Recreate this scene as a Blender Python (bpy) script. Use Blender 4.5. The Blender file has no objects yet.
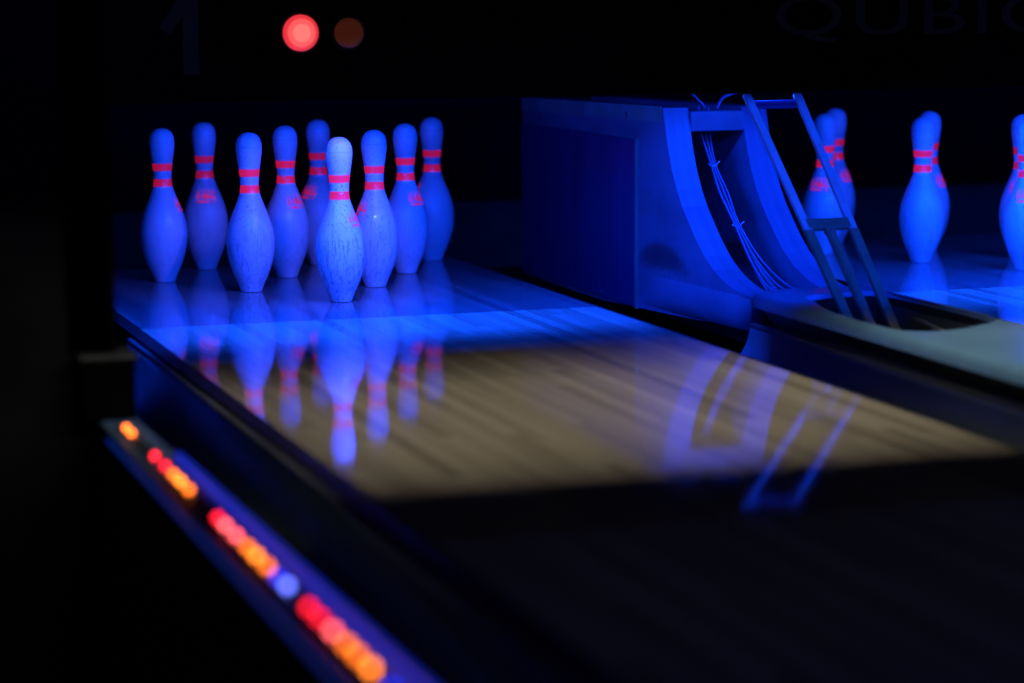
import bpy, bmesh, math, random
from mathutils import Vector, Matrix
random.seed(7)
col = bpy.context.scene.collection
PI = math.pi

# ------------------------------------------------------------------ materials
def mat(name, base=(.5, .5, .5), rough=.5, metal=0., emis=None, es=0., coat=0., spec=.5):
    m = bpy.data.materials.new(name); m.use_nodes = True
    b = m.node_tree.nodes['Principled BSDF']
    b.inputs['Base Color'].default_value = (*base, 1)
    b.inputs['Roughness'].default_value = rough
    b.inputs['Metallic'].default_value = metal
    b.inputs['Coat Weight'].default_value = coat
    b.inputs['Specular IOR Level'].default_value = spec
    if emis:
        b.inputs['Emission Color'].default_value = (*emis, 1)
        b.inputs['Emission Strength'].default_value = es
    return m

class NT:
    """small node-graph helper"""
    def __init__(s, m): s.t = m.node_tree; s.b = s.t.nodes['Principled BSDF']
    def n(s, typ, **kw):
        x = s.t.nodes.new(typ)
        for k, v in kw.items(): setattr(x, k, v)
        return x
    def l(s, a, b): s.t.links.new(a, b)
    def math(s, op, a, b=None, clamp=False):
        x = s.n('ShaderNodeMath', operation=op); x.use_clamp = clamp
        for i, v in enumerate((a, b)):
            if v is None: continue
            if isinstance(v, (int, float)): x.inputs[i].default_value = v
            else: s.l(v, x.inputs[i])
        return x.outputs[0]
    def mix(s, f, a, b):
        x = s.n('ShaderNodeMix', data_type='RGBA')
        for k, v in ((0, f), (6, a), (7, b)):
            if isinstance(v, (int, float)): x.inputs[k].default_value = v
            elif isinstance(v, tuple): x.inputs[k].default_value = (*v, 1)
            else: s.l(v, x.inputs[k])
        return x.outputs[2]
    def noise(s, vec, scale=5, detail=4, rough=.55, mapping=None):
        if mapping:
            mp = s.n('ShaderNodeMapping'); mp.inputs['Scale'].default_value = mapping
            s.l(vec, mp.inputs['Vector']); vec = mp.outputs[0]
        x = s.n('ShaderNodeTexNoise'); x.inputs['Scale'].default_value = scale
        x.inputs['Detail'].default_value = detail; x.inputs['Roughness'].default_value = rough
        s.l(vec, x.inputs['Vector']); return x.outputs['Fac']
    def ramp(s, f, p0, p1, c0=(0, 0, 0), c1=(1, 1, 1)):
        x = s.n('ShaderNodeValToRGB'); e = x.color_ramp.elements
        e[0].position = p0; e[1].position = p1
        e[0].color = (*c0, 1); e[1].color = (*c1, 1)
        s.l(f, x.inputs[0]); return x.outputs[0]
    def coord(s, which='Object'):
        return s.n('ShaderNodeTexCoord').outputs[which]
    def bump(s, h, strength=.2, dist=.01):
        x = s.n('ShaderNodeBump'); x.inputs['Strength'].default_value = strength
        x.inputs['Distance'].default_value = dist; s.l(h, x.inputs['Height'])
        s.l(x.outputs[0], s.b.inputs['Normal'])

def mottled(name, c0, c1, scale, rough, mapping=None, p=(.35, .65), bump=0, **kw):
    m = mat(name, c0, rough, **kw); t = NT(m); v = t.coord()
    f = t.noise(v, scale, 6, .6, mapping)
    t.l(t.ramp(f, p[0], p[1], c0, c1), t.b.inputs['Base Color'])
    if bump: t.bump(f, bump, .004)
    return m

M = {}
# pin: white plastic coat, two fluorescent neck bands, dirt streaks and pits, a scuffed crown line
def pin_material():
    m = mat('pin_coating', (.7, .7, .72), .32, coat=.25); t = NT(m)
    v = t.coord(); sp = t.n('ShaderNodeSeparateXYZ'); t.l(v, sp.inputs[0]); z = sp.outputs[2]
    w = t.n('ShaderNodeAttribute', attribute_type='OBJECT', attribute_name='wear').outputs['Fac']
    streak = t.noise(v, 1., 6, .7, (170, 170, 22))
    speck = t.noise(v, 190, 3, .6)
    blotch = t.noise(v, 14, 4, .6)
    belly = t.math('MULTIPLY', t.math('SUBTRACT', .24, z), 8, True)
    s1 = t.math('MULTIPLY', t.ramp(streak, .50, .62), belly)
    s2 = t.ramp(speck, .585, .64)
    dirt = t.math('MULTIPLY', t.math('MAXIMUM', s1, s2), t.math('MULTIPLY', w, .75), True)
    base = t.mix(t.ramp(blotch, .3, .7), (.62, .62, .66), (.76, .76, .78))
    base = t.mix(dirt, base, (.13, .12, .14))
    # scuff ring under the crown and a ring near the foot
    def band(a, b):
        return t.math('MULTIPLY', t.math('GREATER_THAN', z, a), t.math('LESS_THAN', z, b))
    ring = t.math('MULTIPLY', t.math('MAXIMUM', band(.3465, .3482), band(.0440, .0450)), .45)
    base = t.mix(ring, base, (.25, .24, .28))
    red = t.math('MAXIMUM', band(.2765, .2945), band(.2375, .2565))
    chip = t.ramp(t.noise(v, 90, 3, .6), .30, .36)
    red = t.math('MULTIPLY', red, chip)
    base = t.mix(red, base, (.62, .04, .06))
    t.l(base, t.b.inputs['Base Color'])
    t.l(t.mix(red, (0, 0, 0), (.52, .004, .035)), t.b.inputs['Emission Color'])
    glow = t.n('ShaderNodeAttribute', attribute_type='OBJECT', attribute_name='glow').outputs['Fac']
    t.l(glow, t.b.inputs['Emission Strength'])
    return m
M['pin'] = pin_material()
def logo_material():
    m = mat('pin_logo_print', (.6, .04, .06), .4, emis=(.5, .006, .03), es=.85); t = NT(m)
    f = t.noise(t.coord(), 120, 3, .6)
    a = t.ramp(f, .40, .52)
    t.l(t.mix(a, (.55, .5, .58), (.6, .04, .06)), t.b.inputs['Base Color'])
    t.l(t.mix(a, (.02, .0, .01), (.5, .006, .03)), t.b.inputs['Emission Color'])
    return m
M['logo'] = logo_material()

def lane_material(name, c_dark, c_light, board=.0265, rough=.055, wave=.003):
    m = mat(name, c_light, rough, coat=.12); m.node_tree.nodes['Principled BSDF'].inputs['Coat Roughness'].default_value = .04
    t = NT(m); v = t.coord(); sp = t.n('ShaderNodeSeparateXYZ'); t.l(v, sp.inputs[0])
    bx = t.math('FLOOR', t.math('DIVIDE', sp.outputs[0], board))
    wn = t.n('ShaderNodeTexWhiteNoise', noise_dimensions='1D'); t.l(bx, wn.inputs['W'])
    # board lengths break up along the lane
    yy = t.math('FLOOR', t.math('ADD', t.math('MULTIPLY', sp.outputs[1], .9), t.math('MULTIPLY', wn.outputs[0], 7)))
    wn2 = t.n('ShaderNodeTexWhiteNoise', noise_dimensions='2D')
    cb = t.n('ShaderNodeCombineXYZ'); t.l(bx, cb.inputs[0]); t.l(yy, cb.inputs[1]); t.l(cb.outputs[0], wn2.inputs['Vector'])
    grain = t.noise(v, 1, 6, .65, (260, 7, 40))
    broad = t.noise(v, 1, 4, .55, (14, .7, 1))
    f = t.math('ADD', t.math('MULTIPLY', wn2.outputs[0], .42), t.math('ADD', t.math('MULTIPLY', grain, .28), t.math('MULTIPLY', broad, .45)))
    c = t.ramp(f, .34, .82, c_dark, c_light)
    fr = t.math('FRACT', t.math('DIVIDE', sp.outputs[0], board))
    seam = t.math('MULTIPLY', t.math('LESS_THAN', fr, .035), .35)
    t.l(t.mix(seam, c, (.08, .05, .03)), t.b.inputs['Base Color'])
    h = t.noise(v, 1, 2, .5, (30, 4, 1))
    t.bump(h, wave, .01)
    return m
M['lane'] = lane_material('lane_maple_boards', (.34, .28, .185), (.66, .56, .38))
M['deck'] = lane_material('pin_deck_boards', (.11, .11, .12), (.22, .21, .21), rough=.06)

def plate_material():
    m = mat('dusty_kickback_paint', (.3, .3, .33), .55); t = NT(m); v = t.coord()
    a = t.noise(v, 3.2, 5, .6, (1, 1, 2.2)); b = t.noise(v, 60, 5, .7)
    f = t.math('ADD', t.math('MULTIPLY', a, .8), t.math('MULTIPLY', b, .2))
    sp = t.n('ShaderNodeSeparateXYZ'); t.l(v, sp.inputs[0])
    def sq(s, c, k): q = t.math('MULTIPLY', t.math('SUBTRACT', s, c), k); return t.math('MULTIPLY', q, q)
    # an old grease stain low on the curved end
    d = t.math('SQRT', t.math('ADD', sq(sp.outputs[1], -.10, 4.2), sq(t.math('ADD', sp.outputs[2], t.math('MULTIPLY', sq(sp.outputs[1], -.10, 1.), .9)), .085, 20)))
    st = t.ramp(t.math('ADD', d, t.math('MULTIPLY', b, .5)), .7, 1.5, (.36, .36, .36), (1, 1, 1))
    mx = t.n('ShaderNodeMix', data_type='RGBA', blend_type='MULTIPLY'); mx.inputs[0].default_value = 1
    t.l(t.ramp(f, .34, .66, (.07, .075, .12), (.135, .145, .23)), mx.inputs[6]); t.l(st, mx.inputs[7])
    t.l(mx.outputs[2], t.b.inputs['Base Color'])
    t.bump(b, .08, .002)
    return m
M['plate'] = plate_material()
M['plate_edge'] = mottled('kickback_edge_laminate', (.045, .038, .085), (.075, .065, .13), 1, .5, (60, 1, 1.5), bump=.05)
M['panel'] = mottled('dark_cover_panel', (.02, .022, .09), (.035, .038, .14), 1, .35, (1, 30, 2))
M['strip'] = mottled('greenish_header_strip', (.12, .15, .13), (.2, .24, .22), 6, .5)
M['screw'] = mat('screw_steel', (.3, .3, .35), .4, 1)
M['trim'] = mottled('black_lane_edge', (.004, .004, .005), (.010, .010, .012), 20, .5, (1, .1, 1), spec=.3)
M['lip'] = mottled('worn_gutter_lip', (.05, .055, .06), (.11, .12, .12), 5, .45, (1, .5, 1))
M['gutter'] = mottled('dark_gutter_plastic', (.14, .18, .19), (.28, .33, .34), 3, .33, (1, .4, 1), bump=.03)
M['cap'] = mottled('pale_blue_grey_capping', (.14, .31, .46), (.21, .41, .57), 4, .42, coat=.05)
M['well'] = mottled('dark_well_lining', (.004, .0025, .002), (.012, .007, .005), 8, .6)
M['skirt'] = mottled('dark_teal_side', (.030, .045, .050), (.055, .078, .084), 3, .4, (1, .4, 1))
M['track'] = mottled('grey_painted_steel', (.38, .39, .42), (.50, .51, .54), 12, .4)
M['track_dark'] = mottled('worn_grey_rod_unlit_rail', (.13, .13, .075), (.21, .21, .13), 12, .4)  # rod grey; on the rails it paints where the blue light stops
M['beam'] = mottled('painted_cross_beam', (.06, .06, .10), (.10, .10, .15), 10, .5)
M['cable'] = mat('pale_cable_sheath', (.11, .10, .18), .4)
M['tie'] = mat('cable_tie_plastic', (.5, .5, .6), .4)
M['black'] = mottled('matt_black_board', (.0025, .0025, .003), (.005, .005, .006), 4, 1., spec=.02)
M['blackgloss'] = mottled('black_post_paint', (.001, .001, .001), (.002, .002, .002), 9, 1., spec=0.)
M['worn'] = mottled('worn_metal_lid', (.006, .007, .005), (.022, .024, .018), 25, .5)
M['letter'] = mat('dull_grey_lettering', (.022, .022, .028), .7)
M['rail'] = mottled('rail_capping', (.06, .12, .18), (.10, .16, .24), 5, .35, (1, .3, 1))
M['rail_dark'] = mottled('rail_side', (.02, .025, .04), (.04, .05, .07), 5, .45, (1, .3, 1))
M['cushion'] = mottled('olive_pit_cushion', (.012, .013, .006), (.03, .03, .016), 14, .9)
M['red_on'] = mat('lit_red_lens', (.3, .02, .02), .3, emis=(.9, .04, .06), es=.9)
M['red_core'] = mat('red_lens_glow_mid', (.5, .1, .1), .3, emis=(1., .10, .10), es=1.1)
M['red_hot'] = mat('red_lens_glow_centre', (.5, .1, .1), .3, emis=(1., .17, .15), es=1.2)
M['red_off'] = mat('dim_amber_lens', (.2, .03, .01), .3, emis=(.035, .006, .003), es=1.)
M['bezel'] = mat('lamp_bezel', (.01, .01, .01), .5)
def led(n, c, s): M[n] = mat('led_' + n, (.1, .1, .1), .3, emis=c, es=s * .6)
led('orange', (1, .17, .015), 9); led('amber', (1, .21, .02), 12); led('red', (1, .012, .035), 8)
led('pink', (1, .10, .12), 11); led('blue', (.05, .07, 1), 7); led('ice', (.13, .17, 1), 10); led('deep', (.02, .04, 1), 6)
M['floor'] = mottled('black_carpet', (.010, .010, .011), (.022, .022, .022), 60, .9)

# ------------------------------------------------------------------ helpers
def obj(name, bm, m=None, parent=None, smooth=False, bevel=0, loc=None):
    me = bpy.data.meshes.new(name)
    bmesh.ops.recalc_face_normals(bm, faces=bm.faces[:])
    bm.to_mesh(me); bm.free()
    o = bpy.data.objects.new(name, me); col.objects.link(o)
    if m is not None:
        for x in (m if isinstance(m, (list, tuple)) else [m]): me.materials.append(M[x])
    if smooth:
        for p in me.polygons: p.use_smooth = True
    if bevel:
        b = o.modifiers.new('bevel', 'BEVEL'); b.width = bevel; b.segments = 3; b.limit_method = 'ANGLE'; b.angle_limit = .6
        for p in me.polygons: p.use_smooth = True
        b.harden_normals = True
    if parent: o.parent = parent
    if loc is not None: o.location = loc
    return o
def thing(name, label, cat, loc=(0, 0, 0), group=None):
    o = bpy.data.objects.new(name, None); o.empty_display_size = .1; col.objects.link(o); o.location = loc
    return tag(o, label, cat, group)
def tag(o, label, cat, group=None):
    o['label'] = label; o['category'] = cat
    if group: o['group'] = group
    return o
def struct(o): o['kind'] = 'structure'; return o
def box(bm, a, b, mi=0):
    r = bmesh.ops.create_cube(bm, size=1)
    for v in r['verts']:
        v.co = Vector([(a[i] + b[i]) / 2 + v.co[i] * (b[i] - a[i]) for i in range(3)])
    for f in {f for v in r['verts'] for f in v.link_faces}: f.material_index = mi
    return bm
def B(a, b): return box(bmesh.new(), a, b)
def bar(bm, p, q, w, t, up=(1, 0, 0)):
    """rectangular bar from p to q; w along 'up' axis, t across"""
    p, q = Vector(p), Vector(q); d = (q - p).normalized(); u = Vector(up); u = (u - d * u.dot(d)).normalized(); s = d.cross(u)
    vs = [bm.verts.new(c + u * a * w / 2 + s * b * t / 2) for c in (p, q) for a, b in ((-1, -1), (1, -1), (1, 1), (-1, 1))]
    for f in ((0, 1, 2, 3), (7, 6, 5, 4), (0, 4, 5, 1), (1, 5, 6, 2), (2, 6, 7, 3), (3, 7, 4, 0)): bm.faces.new([vs[i] for i in f])
    return bm
def tube(bm, pts, r, n=8):
    pts = [Vector(p) for p in pts]; rings = []
    for i, p in enumerate(pts):
        d = (pts[min(i + 1, len(pts) - 1)] - pts[max(i - 1, 0)]).normalized()
        u = d.orthogonal().normalized() if i == 0 else (u - d * u.dot(d)).normalized()
        s = d.cross(u)
        rings.append([bm.verts.new(p + (u * math.cos(a) + s * math.sin(a)) * r) for a in [2 * PI * k / n for k in range(n)]])
    for a, b in zip(rings, rings[1:]):
        for k in range(n): bm.faces.new((a[k], a[(k + 1) % n], b[(k + 1) % n], b[k]))
    bm.faces.new(rings[0]); bm.faces.new(rings[-1][::-1])
    return bm
def smooth_pts(pts, n=6):
    pts = [Vector(p) for p in pts]; P = [pts[0]] + pts + [pts[-1]]; out = []
    for i in range(1, len(P) - 2):
        a, b, c, d = P[i - 1:i + 3]
        for k in range(n):
            t = k / n
            out.append(.5 * (2 * b + (c - a) * t + (2 * a - 5 * b + 4 * c - d) * t * t + (3 * b - a - 3 * c + d) * t ** 3))
    out.append(pts[-1]); return out
def disc(bm, c, r, axis, depth, n=32, dome=0):
    """short cylinder (optional domed front) along axis vector"""
    a = Vector(axis).normalized(); u = a.orthogonal().normalized(); s = a.cross(u); c = Vector(c)
    prof = [(0, r), (depth, r)]
    if dome: prof += [(depth + dome * math.sin(t), r * math.cos(t)) for t in (.35, .7, 1.05, 1.35)]
    rings = [[bm.verts.new(c + a * h + (u * math.cos(x) + s * math.sin(x)) * rr) for x in [2 * PI * k / n for k in range(n)]] for h, rr in prof]
    for p, q in zip(rings, rings[1:]):
        for k in range(n): bm.faces.new((p[k], p[(k + 1) % n], q[(k + 1) % n], q[k]))
    bm.faces.new(rings[0]); bm.faces.new(rings[-1])
    return bm
def extrude_yz(poly, x0, x1, mi_side=0, mi_edge=0):
    bm = bmesh.new()
    a = [bm.verts.new((x0, y, z)) for y, z in poly]; b = [bm.verts.new((x1, y, z)) for y, z in poly]
    bm.faces.new(a).material_index = mi_side; bm.faces.new(b[::-1]).material_index = mi_side
    for i in range(len(poly)):
        j = (i + 1) % len(poly); f = bm.faces.new((a[i], b[i], b[j], a[j])); f.material_index = mi_edge
    return bm
def sweep_xz(sec, y0, y1, closed=True, nseg=1):
    bm = bmesh.new(); rows = []
    for k in range(nseg + 1):
        y = y0 + (y1 - y0) * k / nseg
        rows.append([bm.verts.new((x, y, z)) for x, z in sec])
    for r, s in zip(rows, rows[1:]):
        n = len(sec)
        for i in range(n if closed else n - 1):
            j = (i + 1) % n; bm.faces.new((r[i], r[j], s[j], s[i]))
    if closed: bm.faces.new(rows[0]); bm.faces.new(rows[-1][::-1])
    return bm

# ------------------------------------------------------------------ the room (mostly unlit)
YF, YB = -9.0, 2.2
XL, XR = -4.0, 6.0
struct(obj('floor', B((XL, YF, -.42), (XR, YB, -.40)), 'floor'))
struct(obj('ceiling', B((XL, YF, 2.90), (XR, YB, 2.95)), 'black'))
struct(obj('wall_back', B((XL, YB, -.42), (XR, YB + .05, 2.95)), 'black'))
struct(obj('wall_left', B((XL - .05, YF, -.42), (XL, YB, 2.95)), 'black'))
struct(obj('wall_right', B((XR, YF, -.42), (XR + .05, YB, 2.95)), 'black'))
struct(obj('wall_front', B((XL, YF - .05, -.42), (XR, YF, 2.95)), 'black'))

# ------------------------------------------------------------------ lanes
HW = .522
LX = 1.780
def lane(cx, label):
    t = thing('bowling_lane', label, 'bowling lane', (cx, 0, 0))
    obj('lane_surface', B((-HW + .004, -8.5, -.04), (HW - .004, -.300, 0)), 'lane', t)
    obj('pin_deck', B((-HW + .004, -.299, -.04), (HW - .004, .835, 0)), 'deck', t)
    for s in (-1, 1):
        a, b = sorted((s * (HW - (.018 if s < 0 and cx else .0035)), s * (HW + (.027 if s < 0 and cx == 0 else .006))))
        e = obj('edge_strip', B((a, -8.5, -.10), (b, .835, -.0005)), 'trim', t)
    obj('substructure', B((-HW + .01, -8.5, -.40), (HW - .01, .83, -.041)), 'black', t)
    return t
lane(0, 'polished maple bowling lane in front, under the nine standing pins')
lane(LX, 'neighbouring blue-lit bowling lane at right, beyond the pale ball return capping')

def gutter(x0, x1, y0, y1, label):
    """half-pipe channel between x0 and x1 with worn lips"""
    t = thing('gutter', label, 'gutter', ((x0 + x1) / 2, y0, 0))
    ox = (x0 + x1) / 2; r = (x1 - x0) / 2 - .012
    top = -.012
    def arc(rr, n=20): return [(rr * math.cos(a), top - .095 * rr / r * math.sin(a)) for a in [PI * k / n for k in range(n + 1)]]
    sec = arc(r) + arc(r + .006)[::-1]
    c = obj('channel', sweep_xz(sec, 0, y1 - y0), 'gutter', t, smooth=True)
    for s in (-1, 1):
        a, b = sorted((s * (r - .002), s * (r + .011)))
        obj('lip', B((a, min(0, y1 - y0), top - .004), (b, max(0, y1 - y0), top + .007)), 'lip', t, bevel=.003)
    return t
gutter(-.757, -.551, -.40, -7.5, 'dark left gutter between the front lane and the light rail')
gutter(.530, .757, -.635, -7.5, 'dark gutter between the front lane and the pale ball return')
gutter(1.022, 1.250, -.635, -7.5, 'dark gutter along the neighbouring lane, behind the ball return capping')

# ------------------------------------------------------------------ bowling pins
INCH = .0254
PROF = [(0, .90), (.02, 1.0), (.12, 1.06), (.75, 1.30), (1.5, 1.66), (2.25, 1.953), (3.375, 2.255), (4.5, 2.375), (5.0, 2.36), (5.875, 2.25),
        (6.6, 2.04), (7.25, 1.80), (8.0, 1.47), (8.625, 1.225), (9.0, 1.08), (9.375, .975), (10, .905), (10.875, .945), (11.75, 1.055), (12.625, 1.185), (13.2, 1.262), (13.6, 1.272),
        (14.0, 1.235), (14.35, 1.125), (14.62, .95), (14.83, .70), (14.95, .42), (15.0, .14)]
def crom(P, n=3):
    P3 = [Vector((a, b, 0)) for a, b in P]; q = smooth_pts(P3, n); return [(v.x * INCH, v.y * INCH * .955) for v in q]
PP = crom(PROF)
def rad(z):
    for (a, r), (b, s) in zip(PP, PP[1:]):
        if a <= z <= b: return r + (s - r) * (z - a) / max(b - a, 1e-9)
    return PP[-1][1]
def pin_mesh():
    bm = bmesh.new(); n = 56; rows = []
    for z, r in PP: rows.append([bm.verts.new((r * math.cos(2 * PI * k / n), r * math.sin(2 * PI * k / n), z)) for k in range(n)])
    for a, b in zip(rows, rows[1:]):
        for k in range(n): bm.faces.new((a[k], a[(k + 1) % n], b[(k + 1) % n], b[k]))
    bm.faces.new(rows[0][::-1]); bm.faces.new(rows[-1])
    return bm
def logo_mesh():
    """crown-like print wrapped on the shoulder, facing local -y"""
    bm = bmesh.new(); z0 = .176; H = .040; W = .030
    def P(u, v):
        z = z0 + v * H; r = rad(z) + .0006; a = u * W / .048
        return bm.verts.new((r * math.sin(a), -r * math.cos(a), z))
    def strip(f_lo, f_hi, u0, u1, n):
        prev = None
        for k in range(n + 1):
            u = u0 + (u1 - u0) * k / n; lo, hi = f_lo(u), f_hi(u)
            mid = [P(u, lo + (hi - lo) * j / 4) for j in range(5)]
            if prev:
                for j in range(4): bm.faces.new((prev[j], mid[j], mid[j + 1], prev[j + 1]))
            prev = mid
    strip(lambda u: .0, lambda u: .15, -.85, .85, 12)
    def crown(u):
        x = (u + 1) / 2 * 4; f = abs((x % 1) - .5) * 2
        return .34 + .60 * f * (1 - .15 * abs(u))
    strip(lambda u: .24, crown, -1, 1, 32)
    return bm
proto = obj('bowling_pin', pin_mesh(), 'pin', smooth=True)
logo = obj('crown_logo', logo_mesh(), 'logo', proto, smooth=True)
first = [True]
def pin(x, y, label, rot, wear, glow, group):
    if first[0]: o, l = proto, logo; first[0] = False
    else:
        o = proto.copy(); col.objects.link(o); l = logo.copy(); l.parent = o; col.objects.link(l)
    o.location = (x, y, 0.0005); o.rotation_euler.z = math.radians(rot); o['wear'] = wear; o['glow'] = glow; o.scale = (1, 1, .993)
    tag(o, label, 'bowling pin', group)
G1 = 'pins standing on the front lane'
# rot: direction the logo faces, 0 = straight up the lane, + = towards the right lane
pin(0, 0, 'foremost pale scuffed bowling pin at the tip of the front triangle', 52, 1., 1.15, G1)
pin(-.1525, .262, 'speckled bowling pin just left of the foremost pin', 150, .75, 1.0, G1)
pin(.152, .252, 'pitted bowling pin just right of and behind the foremost pin', -80, .7, 1.0, G1)
pin(-.310, .535, 'leftmost bowling pin of the front rack, plain smooth belly', 75, .2, .62, G1)
pin(-.003, .523, 'bowling pin with red mark on right shoulder, between the speckled and foremost pins', 28, .4, .85, G1)
pin(.302, .503, 'second bowling pin from the right on the front lane, red mark on right shoulder', 32, .3, .8, G1)
pin(-.157, .776, 'back-row bowling pin with a smudged logo facing forward, second from the left', -8, .2, .45, G1)
pin(.146, .784, 'back-row bowling pin half hidden behind the foremost pin\'s left side', -60, .2, .5, G1)
pin(.452, .770, 'rightmost bowling pin of the front rack, beside the black gap', -115, .2, .6, G1)
G2 = 'pins standing on the neighbouring lane'
pin(LX + .010, .0, 'bowling pin cut by the right picture edge, logo facing forward', -32, .3, .85, G2)
pin(LX - .146, .262, 'front bowling pin of the pair standing clear on the neighbouring lane', 120, .5, .9, G2)
pin(LX + .150, .264, 'bowling pin hidden behind the one at the right picture edge', -40, .3, .6, G2)
pin(LX - .298, .528, 'front bowling pin of the pair behind the sloping ball lift bars', -48, .3, .8, G2)
pin(LX + .016, .528, 'rear bowling pin of the pair standing clear on the neighbouring lane', 40, .3, .6, G2)
pin(LX - .138, .792, 'rear bowling pin of the pair behind the sloping ball lift bars', 35, .3, .6, G2)

# ------------------------------------------------------------------ kickback plates
CURVE = [(-.102, .434), (-.118, .386), (-.136, .338), (-.160, .291), (-.190, .248), (-.222, .212), (-.262, .178), (-.305, .143), (-.355, .110), (-.405, .085), (-.460, .067), (-.510, .056), (-.555, .050)]
def kickback(x0, x1, label, panel):
    t = thing('kickback_plate', label, 'side plate', (x0, 0, 0))
    poly = [(.915, .421)] + CURVE + [(-.612, .046), (-.622, .030), (-.615, -.016), (-.45, -.030), (-.314, -.040), (.30, -.066), (.915, -.062)]
    bm = extrude_yz(poly, 0, x1 - x0, 0, 1)
    bm.normal_update(); bmesh.ops.triangulate(bm, faces=[f for f in bm.faces if len(f.verts) > 4])
    obj('plate', bm, ['plate', 'plate_edge'], t)
    if panel:
        obj('cover_panel', B((-.005, .064, -.056), (0, .914, .352)), 'panel', t, bevel=.002)
        obj('panel_frame', B((-.006, .052, -.058), (0, .064, .356)), 'strip', t)
        obj('header_strip', bar(bmesh.new(), (-.002, .914, .402), (-.002, -.095, .420), .036, .004, (0, 0, 1)), 'strip', t)
        for y, z in ((.774, .400), (.425, .407), (.124, .408), (.803, -.037), (.295, -.046)):
            obj('screw', disc(bmesh.new(), (-.004, y, z), .007, (-1, 0, 0), .003, 16, .002), 'screw', t)
    # lower fairing bulging out over the gutter end
    sec = [(0, -.03), (-.006, -.026), (-.010, 0), (-.008, .02), (-.003, .038), (0, .045)]
    bm = bmesh.new(); rows = []
    for k in range(13):
        y = .02 - .635 * k / 12; s = min(1, k / 4)
        rows.append([bm.verts.new((x * s - .0005, y, z * (1 if k < 12 else .9) - .012 * (1 - k / 12))) for x, z in sec])
    for a, b in zip(rows, rows[1:]):
        for i in range(5): bm.faces.new((a[i], a[i + 1], b[i + 1], b[i]))
    bm.faces.new(rows[-1])
    if panel: obj('lower_fairing', bm, 'plate', t, smooth=True)
    else: bm.free()
    return t
kickback(.757, .820, 'tall blue-lit kickback plate beside the front lane, dark panel and curved front edge', True)
kickback(.957, 1.020, 'narrow curved kickback plate behind the ball lift bars, beside the neighbouring lane', False)
t = obj('cross_beam', B((.820, -.120, .378), (.957, -.085, .426)), 'beam', bevel=.004); tag(t, 'short blue cross beam joining the two curved kickback plates near the top', 'beam')

# cable bundle hanging between the plates
t = thing('cable_bundle', 'bundle of thin pale cables hanging between the two kickback plates', 'cables', (.88, -.05, .43))
base = [(0, 0, 0), (.000, -.005, -.05), (.000, -.062, -.130), (.002, -.120, -.195), (.004, -.195, -.262), (.006, -.290, -.335), (.008, -.39, -.385), (.010, -.46, -.40)]
sprd = [.014, .014, .006, .011, .006, .014, .026, .034]
for i, k in enumerate((-1, -.45, .1, .55, 1.0, .3)):
    pts = [(x + k * s * .9, y + (.4 if i % 2 else -.3) * s, z + (-.3 if i % 2 else .35) * s) for (x, y, z), s in zip(base, sprd)]
    obj('cable', tube(bmesh.new(), smooth_pts(pts, 6), .0024 if i else .0030), 'cable', t, smooth=True)
obj('cable', tube(bmesh.new(), smooth_pts([(-.065, -.02, .045), (-.045, -.03, .038), (-.025, -.04, .018), (-.010, -.045, .000)], 6), .0026), 'cable', t, smooth=True)
obj('cable', tube(bmesh.new(), smooth_pts([(.015, -.05, .000), (.030, -.04, .020), (.050, -.03, .030), (.085, -.02, .038)], 6), .0038), 'cable', t, smooth=True)
for j in (2, 4):
    x, y, z = base[j]
    ring = [(x + .010 * math.cos(a), y + .009 * math.sin(a), z + .003 * math.sin(a)) for a in [2 * PI * k / 14 for k in range(15)]]
    obj('cable_tie', tube(bmesh.new(), ring + [(x + .014, y - .010, z + .008)], .0013, 6), 'tie', t, smooth=True)

# ------------------------------------------------------------------ ball lift bars
t = thing('ball_lift_track', 'sloping steel ball lift frame rising out of the ball return opening', 'ball lift', (.907, -.90, 0))
def bp(z, off=0): return -.90 + z * 1.09 + .90 + off
def tx(s, z): return (-.044 - .0185 * z / .47) if s < 0 else (.051 + .010 * z / .47)
for x in (-1, 1):
    obj('track_rail', bar(bmesh.new(), (tx(x, -.09), bp(-.09), -.09), (tx(x, .474), bp(.474), .474), .019, .010), 'track', t, bevel=.002)
for x in (-1, 1):
    obj('unlit_rail_cover', bar(bmesh.new(), (tx(x, -.088), bp(-.088), -.088), (tx(x, .195), bp(.195), .195), .0205, .0115), 'track_dark', t, bevel=.002)  # added cover; its grey, like the crossbar's, stands for where blue light stops
obj('crossbar', bar(bmesh.new(), (-.050, bp(.206), .206), (.052, bp(.206), .206), .012, .028, (0, .68, -.73)), 'track_dark', t, bevel=.002)
obj('crossbar', bar(bmesh.new(), (-.052, bp(.452, .01), .452), (.053, bp(.452, .01), .452), .008, .022, (0, .68, -.73)), 'panel', t, bevel=.002)
obj('pivot', disc(bmesh.new(), (-.012, bp(.196, -.004), .193), .008, (1, 0, 0), .022, 20), 'track_dark', t)
obj('centre_rod', tube(bmesh.new(), smooth_pts([(-.001, bp(.192), .192), (.0, bp(.15) + .004, .152), (0, bp(.06), .06), (0, bp(-.08), -.08)], 5), .011, 12), 'track_dark', t, smooth=True)

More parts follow.
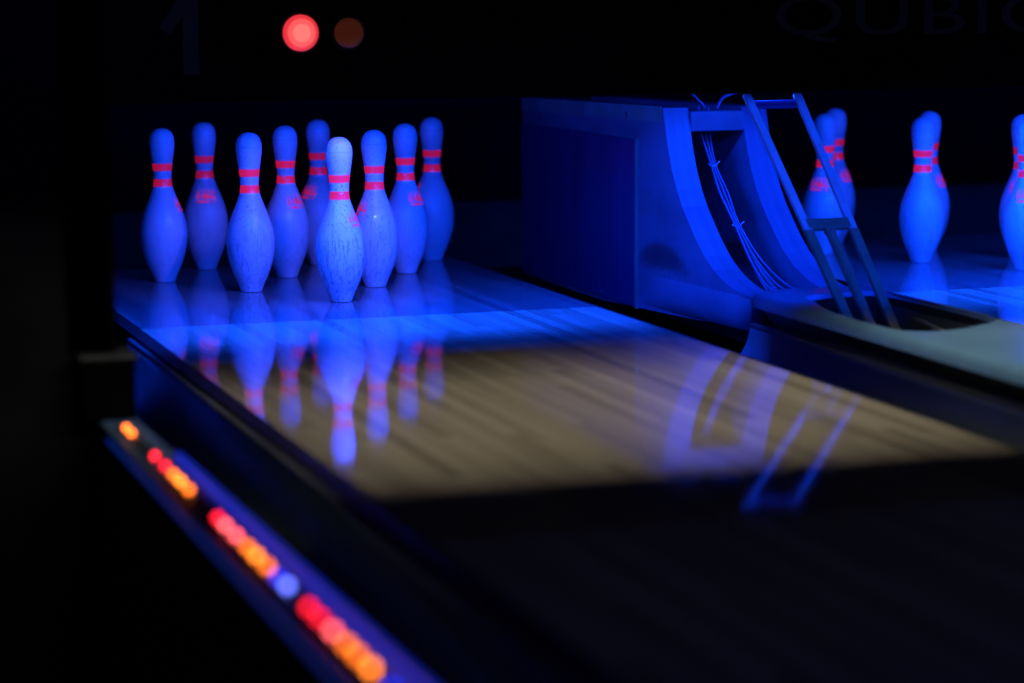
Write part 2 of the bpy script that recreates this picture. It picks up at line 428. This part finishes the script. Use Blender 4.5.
# ------------------------------------------------------------------ ball return capping
t = thing('ball_return_capping', 'pale grey ball return capping with a long dark opening, right of the front lane', 'ball return', (.89, -.6, 0))
OX, OY = .89, -.6
hole = [(.775, -.905), (.753, -.98), (.738, -1.07), (.731, -1.17), (.733, -1.27), (.742, -1.345), (.790, -1.372), (.85, -1.360), (.91, -1.325), (.955, -1.295), (.983, -1.26), (.993, -1.20), (.993, -1.12),
        (.993, -1.02), (.992, -.93), (.989, -.84), (.972, -.785), (.93, -.772), (.88, -.778), (.820, -.80), (.785, -.83)]
hole = [(v.x, v.y) for v in smooth_pts([(x, y, 0) for x, y in hole + hole[:1]], 3)[:-1]]
outer = [(.720, -.700), (.765, -.672), (.85, -.664), (.95, -.664), (.992, -.672), (1.002, -.70), (1.003, -1.25), (1.018, -1.5), (1.018, -4.6), (.704, -4.6), (.704, -3.), (.704, -2), (.704, -1.2), (.704, -.76), (.709, -.72)]
def inset(P, d):
    out = []; n = len(P)
    for i in range(n):
        a, b, c = (Vector(P[(i + k) % n]) for k in (-1, 0, 1))
        e1 = (b - a).normalized(); e2 = (c - b).normalized(); nn = Vector((-(e1 + e2).y, (e1 + e2).x))
        nn = nn.normalized() * d; out.append((b.x - nn.x * -1 * SG, b.y - nn.y * -1 * SG))
    return out
SG = -1
def area(P): return sum(P[i][0] * P[(i + 1) % len(P)][1] - P[(i + 1) % len(P)][0] * P[i][1] for i in range(len(P)))
SG = 1 if area(outer) > 0 else -1
bm = bmesh.new()
ZT, ZB = .071, .043
def loop(P, z): return [bm.verts.new((x - OX, y - OY, z)) for x, y in P]
rows = [loop(outer, ZB), loop(outer, ZB + .010), loop(inset(outer, .0035), ZT - .009), loop(inset(outer, .009), ZT - .003), loop(inset(outer, .0155), ZT)]
for a, b in zip(rows, rows[1:]):
    for i in range(len(a)): bm.faces.new((a[i], a[(i + 1) % len(a)], b[(i + 1) % len(a)], b[i]))
SG = 1 if area(hole) > 0 else -1
hr = [loop(inset(hole, -.0045), ZT), loop(inset(hole, -.001), ZT - .003), loop(hole, ZT - .008), loop(hole, ZT - .011)]
for a, b in zip(hr, hr[1:]):
    for i in range(len(a)): bm.faces.new((a[i], a[(i + 1) % len(a)], b[(i + 1) % len(a)], b[i]))
edges = []
for L in (rows[-1], hr[0]):
    for i in range(len(L)): edges.append(bm.edges.get((L[i], L[(i + 1) % len(L)])))
bmesh.ops.triangle_fill(bm, use_beauty=True, use_dissolve=False, edges=edges)
bm.normal_update()
o = obj('capping_top', bm, 'cap', t)
for p in o.data.polygons: p.use_smooth = abs(p.normal.z) < .995
# well under the opening
bm = bmesh.new(); hi = [(max(x, .768), y) for x, y in inset(hole, -.004)]
w = [loop(inset(hole, -.0015), ZT - .009), loop(inset(hole, -.002), ZB), loop(hi, .022), loop(hi, -.14)]
for p, q in zip(w, w[1:]):
    for i in range(len(p)): bm.faces.new((p[i], p[(i + 1) % len(p)], q[(i + 1) % len(p)], q[i]))
bm.faces.new(w[3]); obj('well', bm, 'well', t)
obj('ball_track', tube(bmesh.new(), smooth_pts([(.11, -.27, .028), (.085, -.42, .026), (.055, -.56, .020), (.0, -.70, .0)], 6), .006, 10), 'track_dark', t, smooth=True)
# side skirts
obj('side_skirt', sweep_xz([(.724 - OX, ZB), (.734 - OX, ZB), (.769 - OX, .0), (.769 - OX, -.10), (.7615 - OX, -.10), (.761 - OX, .0)], -.13, -4.0), 'skirt', t)
obj('side_skirt', B((.988 - OX, -4.0, -.10), (.998 - OX, -.08, ZB)), 'skirt', t)
obj('shadow_gap', B((.727 - OX, -4.0, ZB - .008), (.733 - OX, -.13, ZB)), 'trim', t)

# pit floor below the gutter ends
for x0, x1, lab in ((.530, .756, 'flat black pit gutter floor between the front lane and the kickback plate'), (1.021, 1.251, 'flat black pit gutter floor beside the neighbouring lane')):
    tag(obj('pit_gutter', B((x0, -.633, -.16), (x1, .9, -.150)), 'black'), lab, 'gutter')

# ------------------------------------------------------------------ pinsetter mask with signal lights and lettering
t = thing('pinsetter_mask', 'black pinsetter mask across the lanes with faint number and red signal lights', 'mask', (0, -.4, .478))
obj('mask_board', B((-.775, 0, 0), (3.2, .018, .95)), 'black', t, bevel=.003)
def lamp(x, z, r, m, core=None, core2=None):  # inner discs step the lit lens's glow brighter towards its centre
    b = obj('lamp_bezel', disc(bmesh.new(), (x, 0, z), r + .006, (0, -1, 0), .004, 40), 'bezel', t)
    l = obj('lamp_lens', disc(bmesh.new(), (x, -.004, z), r, (0, -1, 0), .003, 40, .006), m, b, smooth=True)
    if core: obj('lens_glow_mid', disc(bmesh.new(), (x, -.0132, z), r * .78, (0, -1, 0), .001, 32, .002), core, b, smooth=True)
    if core2: obj('lens_glow_centre', disc(bmesh.new(), (x, -.0164, z), r * .5, (0, -1, 0), .001, 32, .001), core2, b, smooth=True)
lamp(-.183, .144, .038, 'red_on', 'red_core', 'red_hot')
lamp(-.079, .143, .031, 'red_off')
def text(s, name, x, z, size, sx, m, off=0.0):
    c = bpy.data.curves.new(name, 'FONT'); c.body = s; c.size = size; c.extrude = .001; c.offset = off; c.space_character = 1.12
    o = bpy.data.objects.new(name, c); me = bpy.data.meshes.new_from_object(o); bpy.data.objects.remove(o)
    o = bpy.data.objects.new(name, me); col.objects.link(o); me.materials.append(M[m])
    o.rotation_euler = (PI / 2, 0, 0); o.scale = (sx, 1, 1); o.location = (x, -.0015, z); o.parent = t
    return o
nb = B((-.431, -.003, .060), (-.399, .001, .240)); bar(nb, (-.468, -.001, .150), (-.414, -.001, .232), .028, .0035, (0, 0, 1))
obj('lane_number', nb, 'letter', t)
text('QUBICA', 'sign_lettering', .897, .128, .128, 1.72, 'letter')

# ------------------------------------------------------------------ left side: partition, post, light rail
tag(obj('side_partition', B((-3.9, -1.60, -.40), (-.790, -1.56, 1.45)), 'black'), 'large black partition filling the left side of the view', 'partition')
t = thing('side_post', 'black post with a worn metal lid on its base box, left of the gutter', 'post', (-.80, -1.6, .04))
obj('upper_post', B((-.06, .0, .10), (.0215, .05, 1.40)), 'blackgloss', t, bevel=.004)
obj('base_box', B((-.04, -.045, .002), (.043, .05, .098)), 'blackgloss', t, bevel=.003)
obj('lid', B((-.044, -.050, .098), (.047, .054, .104)), 'worn', t, bevel=.002)

t = thing('division_rail', 'blue-lit capping rail running along the left gutter', 'rail', (-.79, -1.6, 0))
obj('rail_top', B((-.025, -5.4, .030), (.036, .20, .040)), 'rail', t, bevel=.003)
obj('rail_side', B((-.026, -5.4, -.35), (.030, .20, .030)), 'rail_dark', t)
LED = [(-1.737, 'orange'), (-1.785, 'orange'), (-1.982, 'red'), (-2.063, 'red'), (-2.122, 'orange'), (-2.175, 'amber'), (-2.235, 'orange'), (-2.424, 'red'), (-2.470, 'pink'), (-2.534, 'pink'),
       (-2.598, 'orange'), (-2.648, 'amber'), (-2.705, 'orange'), (-2.758, 'deep'), (-2.803, 'ice'), (-2.905, 'red'), (-2.954, 'red'), (-3.010, 'pink'), (-3.065, 'orange'), (-3.110, 'orange'), (-3.160, 'amber'), (-3.235, 'deep'), (-3.29, 'deep')]
t = thing('led_strip', 'strip of glowing red, orange and blue lamps along the left rail', 'led strip', (-.790, -1.6, .040))
obj('channel', sweep_xz([(-.008, 0), (.008, 0), (.008, .004), (.006, .004), (.006, .0015), (-.006, .0015), (-.006, .004), (-.008, .004)], -.10, -2.4), 'rail_dark', t)
for y, c in LED:
    bm = bmesh.new(); bmesh.ops.create_uvsphere(bm, u_segments=14, v_segments=8, radius=.0052)
    obj('led_bulb', bm, c, t, smooth=True, loc=(0, y + 1.6, .0055))

t.parent = None
M['blue_rope'] = mat('blue_light_rope', (.1, .1, .3), .3, emis=(.003, .05, 1), es=.4)
M['added_edge_glow'] = mat('added_blue_edge_glow', (.1, .1, .3), .3, emis=(.003, .06, .6), es=.22)
bmr = tube(bmesh.new(), [(0, -.1, 0), (0, -4.0, 0)], .006, 10)
tag(obj('glow_line', bmr, 'blue_rope', smooth=True, loc=(-.760, -1.9, .0465)), 'thin blue glowing light rope along the inner edge of the left rail', 'light')
tag(obj('glow_line', tube(bmesh.new(), [(0, -.2, 0), (0, -4.0, 0)], .003, 10), 'added_edge_glow', smooth=True, loc=(-.8205, -1.55, .030)), 'added dim blue glow under the outer edge of the left rail', 'light')  # added glow that supplies the blue light on the rail's outer edge

# ------------------------------------------------------------------ pit back
t = thing('pit_cushion', 'dim olive pit cushion low behind the pins', 'cushion', (0, 1.35, -.2))
obj('cushion', B((-.74, 0, .10), (3.0, .05, .30)), 'cushion', t, bevel=.01)
obj('lower_curtain', B((-.76, .02, -.19), (3.0, .03, .12)), 'black', t)
obj('upper_curtain', B((-.76, .02, .28), (3.0, .03, 1.3)), 'black', t)

# ------------------------------------------------------------------ ultraviolet tubes, and added lamps out of view
UV, WASH, PIN_SPOT, WHITE_BAR = 42, 80, 1.5, 74
def arealight(name, loc, rot, sx, sy, power, color, parent=None):
    d = bpy.data.lights.new(name, 'AREA'); d.shape = 'RECTANGLE'; d.size = sx; d.size_y = sy; d.energy = power; d.color = color
    o = bpy.data.objects.new(name, d); col.objects.link(o); o.rotation_euler = rot; o.location = loc
    if parent: o.parent = parent
    return o
def fixture(name, label, loc, length, parts):
    t = thing(name, label, 'lamp', loc)
    for n, a, b in parts:
        obj(n, B((-length / 2, a[0], a[1]), (length / 2, b[0], b[1])), 'black', t)
    return t
BLUE = (.002, .049, 1.0)
# tubes right behind the mask's lower edge: they light pins, deck and plates; the mask cuts them off on the lane
for cx, ln, lab in ((0.0, 1.02, 'long ultraviolet tube behind the mask above the front lane'), (LX, 1.02, 'long ultraviolet tube behind the mask above the neighbouring lane'), (.89, .16, 'short ultraviolet tube behind the mask between the two kickback plates')):
    f = fixture('ultraviolet_tube_fixture', lab, (cx, -.352, .535), ln, [('housing', (-.0305, .012), (.03, .02))])
    arealight('ultraviolet_tube', (0, 0, .010), (math.radians(-20), 0, 0), ln, .03, UV * ln, BLUE, f)
    arealight('ultraviolet_tube', (0, .012, .012), (math.radians(66), 0, 0), ln, .03, UV * .5 * ln, BLUE, f)
f = fixture('added_white_spot', 'small added white spot behind the mask above the foremost pin', (.06, -.352, .535), .06, [('bracket', (-.0305, .020), (.02, .028))])  # unseen spot added to whiten the foremost pin
sd = bpy.data.lights.new('added_pin_spot', 'SPOT'); sd.energy = PIN_SPOT; sd.color = (1., .72, .95); sd.spot_size = math.radians(62); sd.spot_blend = .55; sd.shadow_soft_size = .015
so = bpy.data.objects.new('added_pin_spot', sd); col.objects.link(so); so.parent = f; so.location = (0, 0, .0)
so.rotation_euler = Vector((-.06, .352, -.335)).to_track_quat('-Z', 'Y').to_euler()
# blue wash bar added unseen before the mask; tray and hood shaped to shade near lane and mask
def hang(f, length, z, dy=-.045):
    for x in (-length * .4, length * .4): obj('hanger', B((x - .01, dy - .005, .05), (x + .01, dy + .005, 2.9 - z)), 'black', f)
f = fixture('added_blue_wash_bar', 'long added blue wash light bar above the lanes, out of view', (1.42, -1.9, .80), 3.4, [('housing', (-.05, -.095), (-.04, .06)), ('tray', (-.05, -.095), (.104, -.088)), ('hood', (-.05, .0), (.30, .007)), ('hood_lip', (.296, -.076), (.30, .0))])
arealight('added_blue_wash', (0, 0, -.012), (math.radians(82), 0, 0), 3.4, .010, WASH, BLUE, f); hang(f, 3.4, .8)
# white bar added unseen to light lane, capping and rail; door and hood cut its pool
f = fixture('added_white_bar', 'long added white light bar above the lanes, out of view', (.45, -3.0, 1.05), 2.6, [('housing', (-.05, -.085), (-.04, .06)), ('lower_door', (-.05, -.085), (.055, -.039)), ('hood', (-.05, .055), (.30, .062)), ('hood_lip', (.295, -.150), (.30, .055))])
arealight('added_white_wash', (0, 0, 0), (math.radians(84), 0, 0), 2.4, .062, WHITE_BAR, (1., .95, .88), f); hang(f, 2.6, 1.05)

# very dim blue fill added under the ceiling to lift the dark lane
f = fixture('added_ceiling_fill', 'added dim blue fill light under the ceiling over the lanes, out of view', (.6, -4.2, 2.85), 2.0, [('housing', (-.06, .02), (.06, .05))])
arealight('ceiling_fill', (0, 0, 0), (0, 0, 0), 2.0, .1, 3.0, (.06, .14, 1.), f)

# world: nearly black hall
w = bpy.data.worlds.new('hall'); bpy.context.scene.world = w; w.use_nodes = True
w.node_tree.nodes['Background'].inputs[0].default_value = (.25, .3, 1, 1); w.node_tree.nodes['Background'].inputs[1].default_value = .0

# ------------------------------------------------------------------ camera
yaw, pitch, roll, f_px = .3230, .1421, -.005, 2428.96
cy, sy, cp, sp = math.cos(yaw), math.sin(yaw), math.cos(pitch), math.sin(pitch)
F = Vector((sy * cp, cy * cp, -sp)); R = Vector((cy, -sy, 0)); U = R.cross(F)
c, s = math.cos(roll), math.sin(roll); R, U = c * R + s * U, -s * R + c * U
cd = bpy.data.cameras.new('camera'); cam = bpy.data.objects.new('camera', cd); col.objects.link(cam)
cam.matrix_world = Matrix(((R.x, U.x, -F.x, -1.3925), (R.y, U.y, -F.y, -5.4013), (R.z, U.z, -F.z, .7004), (0, 0, 0, 1)))
cd.sensor_width = 36; cd.lens = f_px / 1024 * 36; cd.clip_start = .05
cd.dof.use_dof = True; cd.dof.focus_distance = 5.58; cd.dof.aperture_fstop = 1.8
bpy.context.scene.camera = cam
vs = bpy.context.scene.view_settings
vs.view_transform = 'Standard'; vs.look = 'None'; vs.gamma = 1; vs.use_curve_mapping = False; vs.exposure = 0
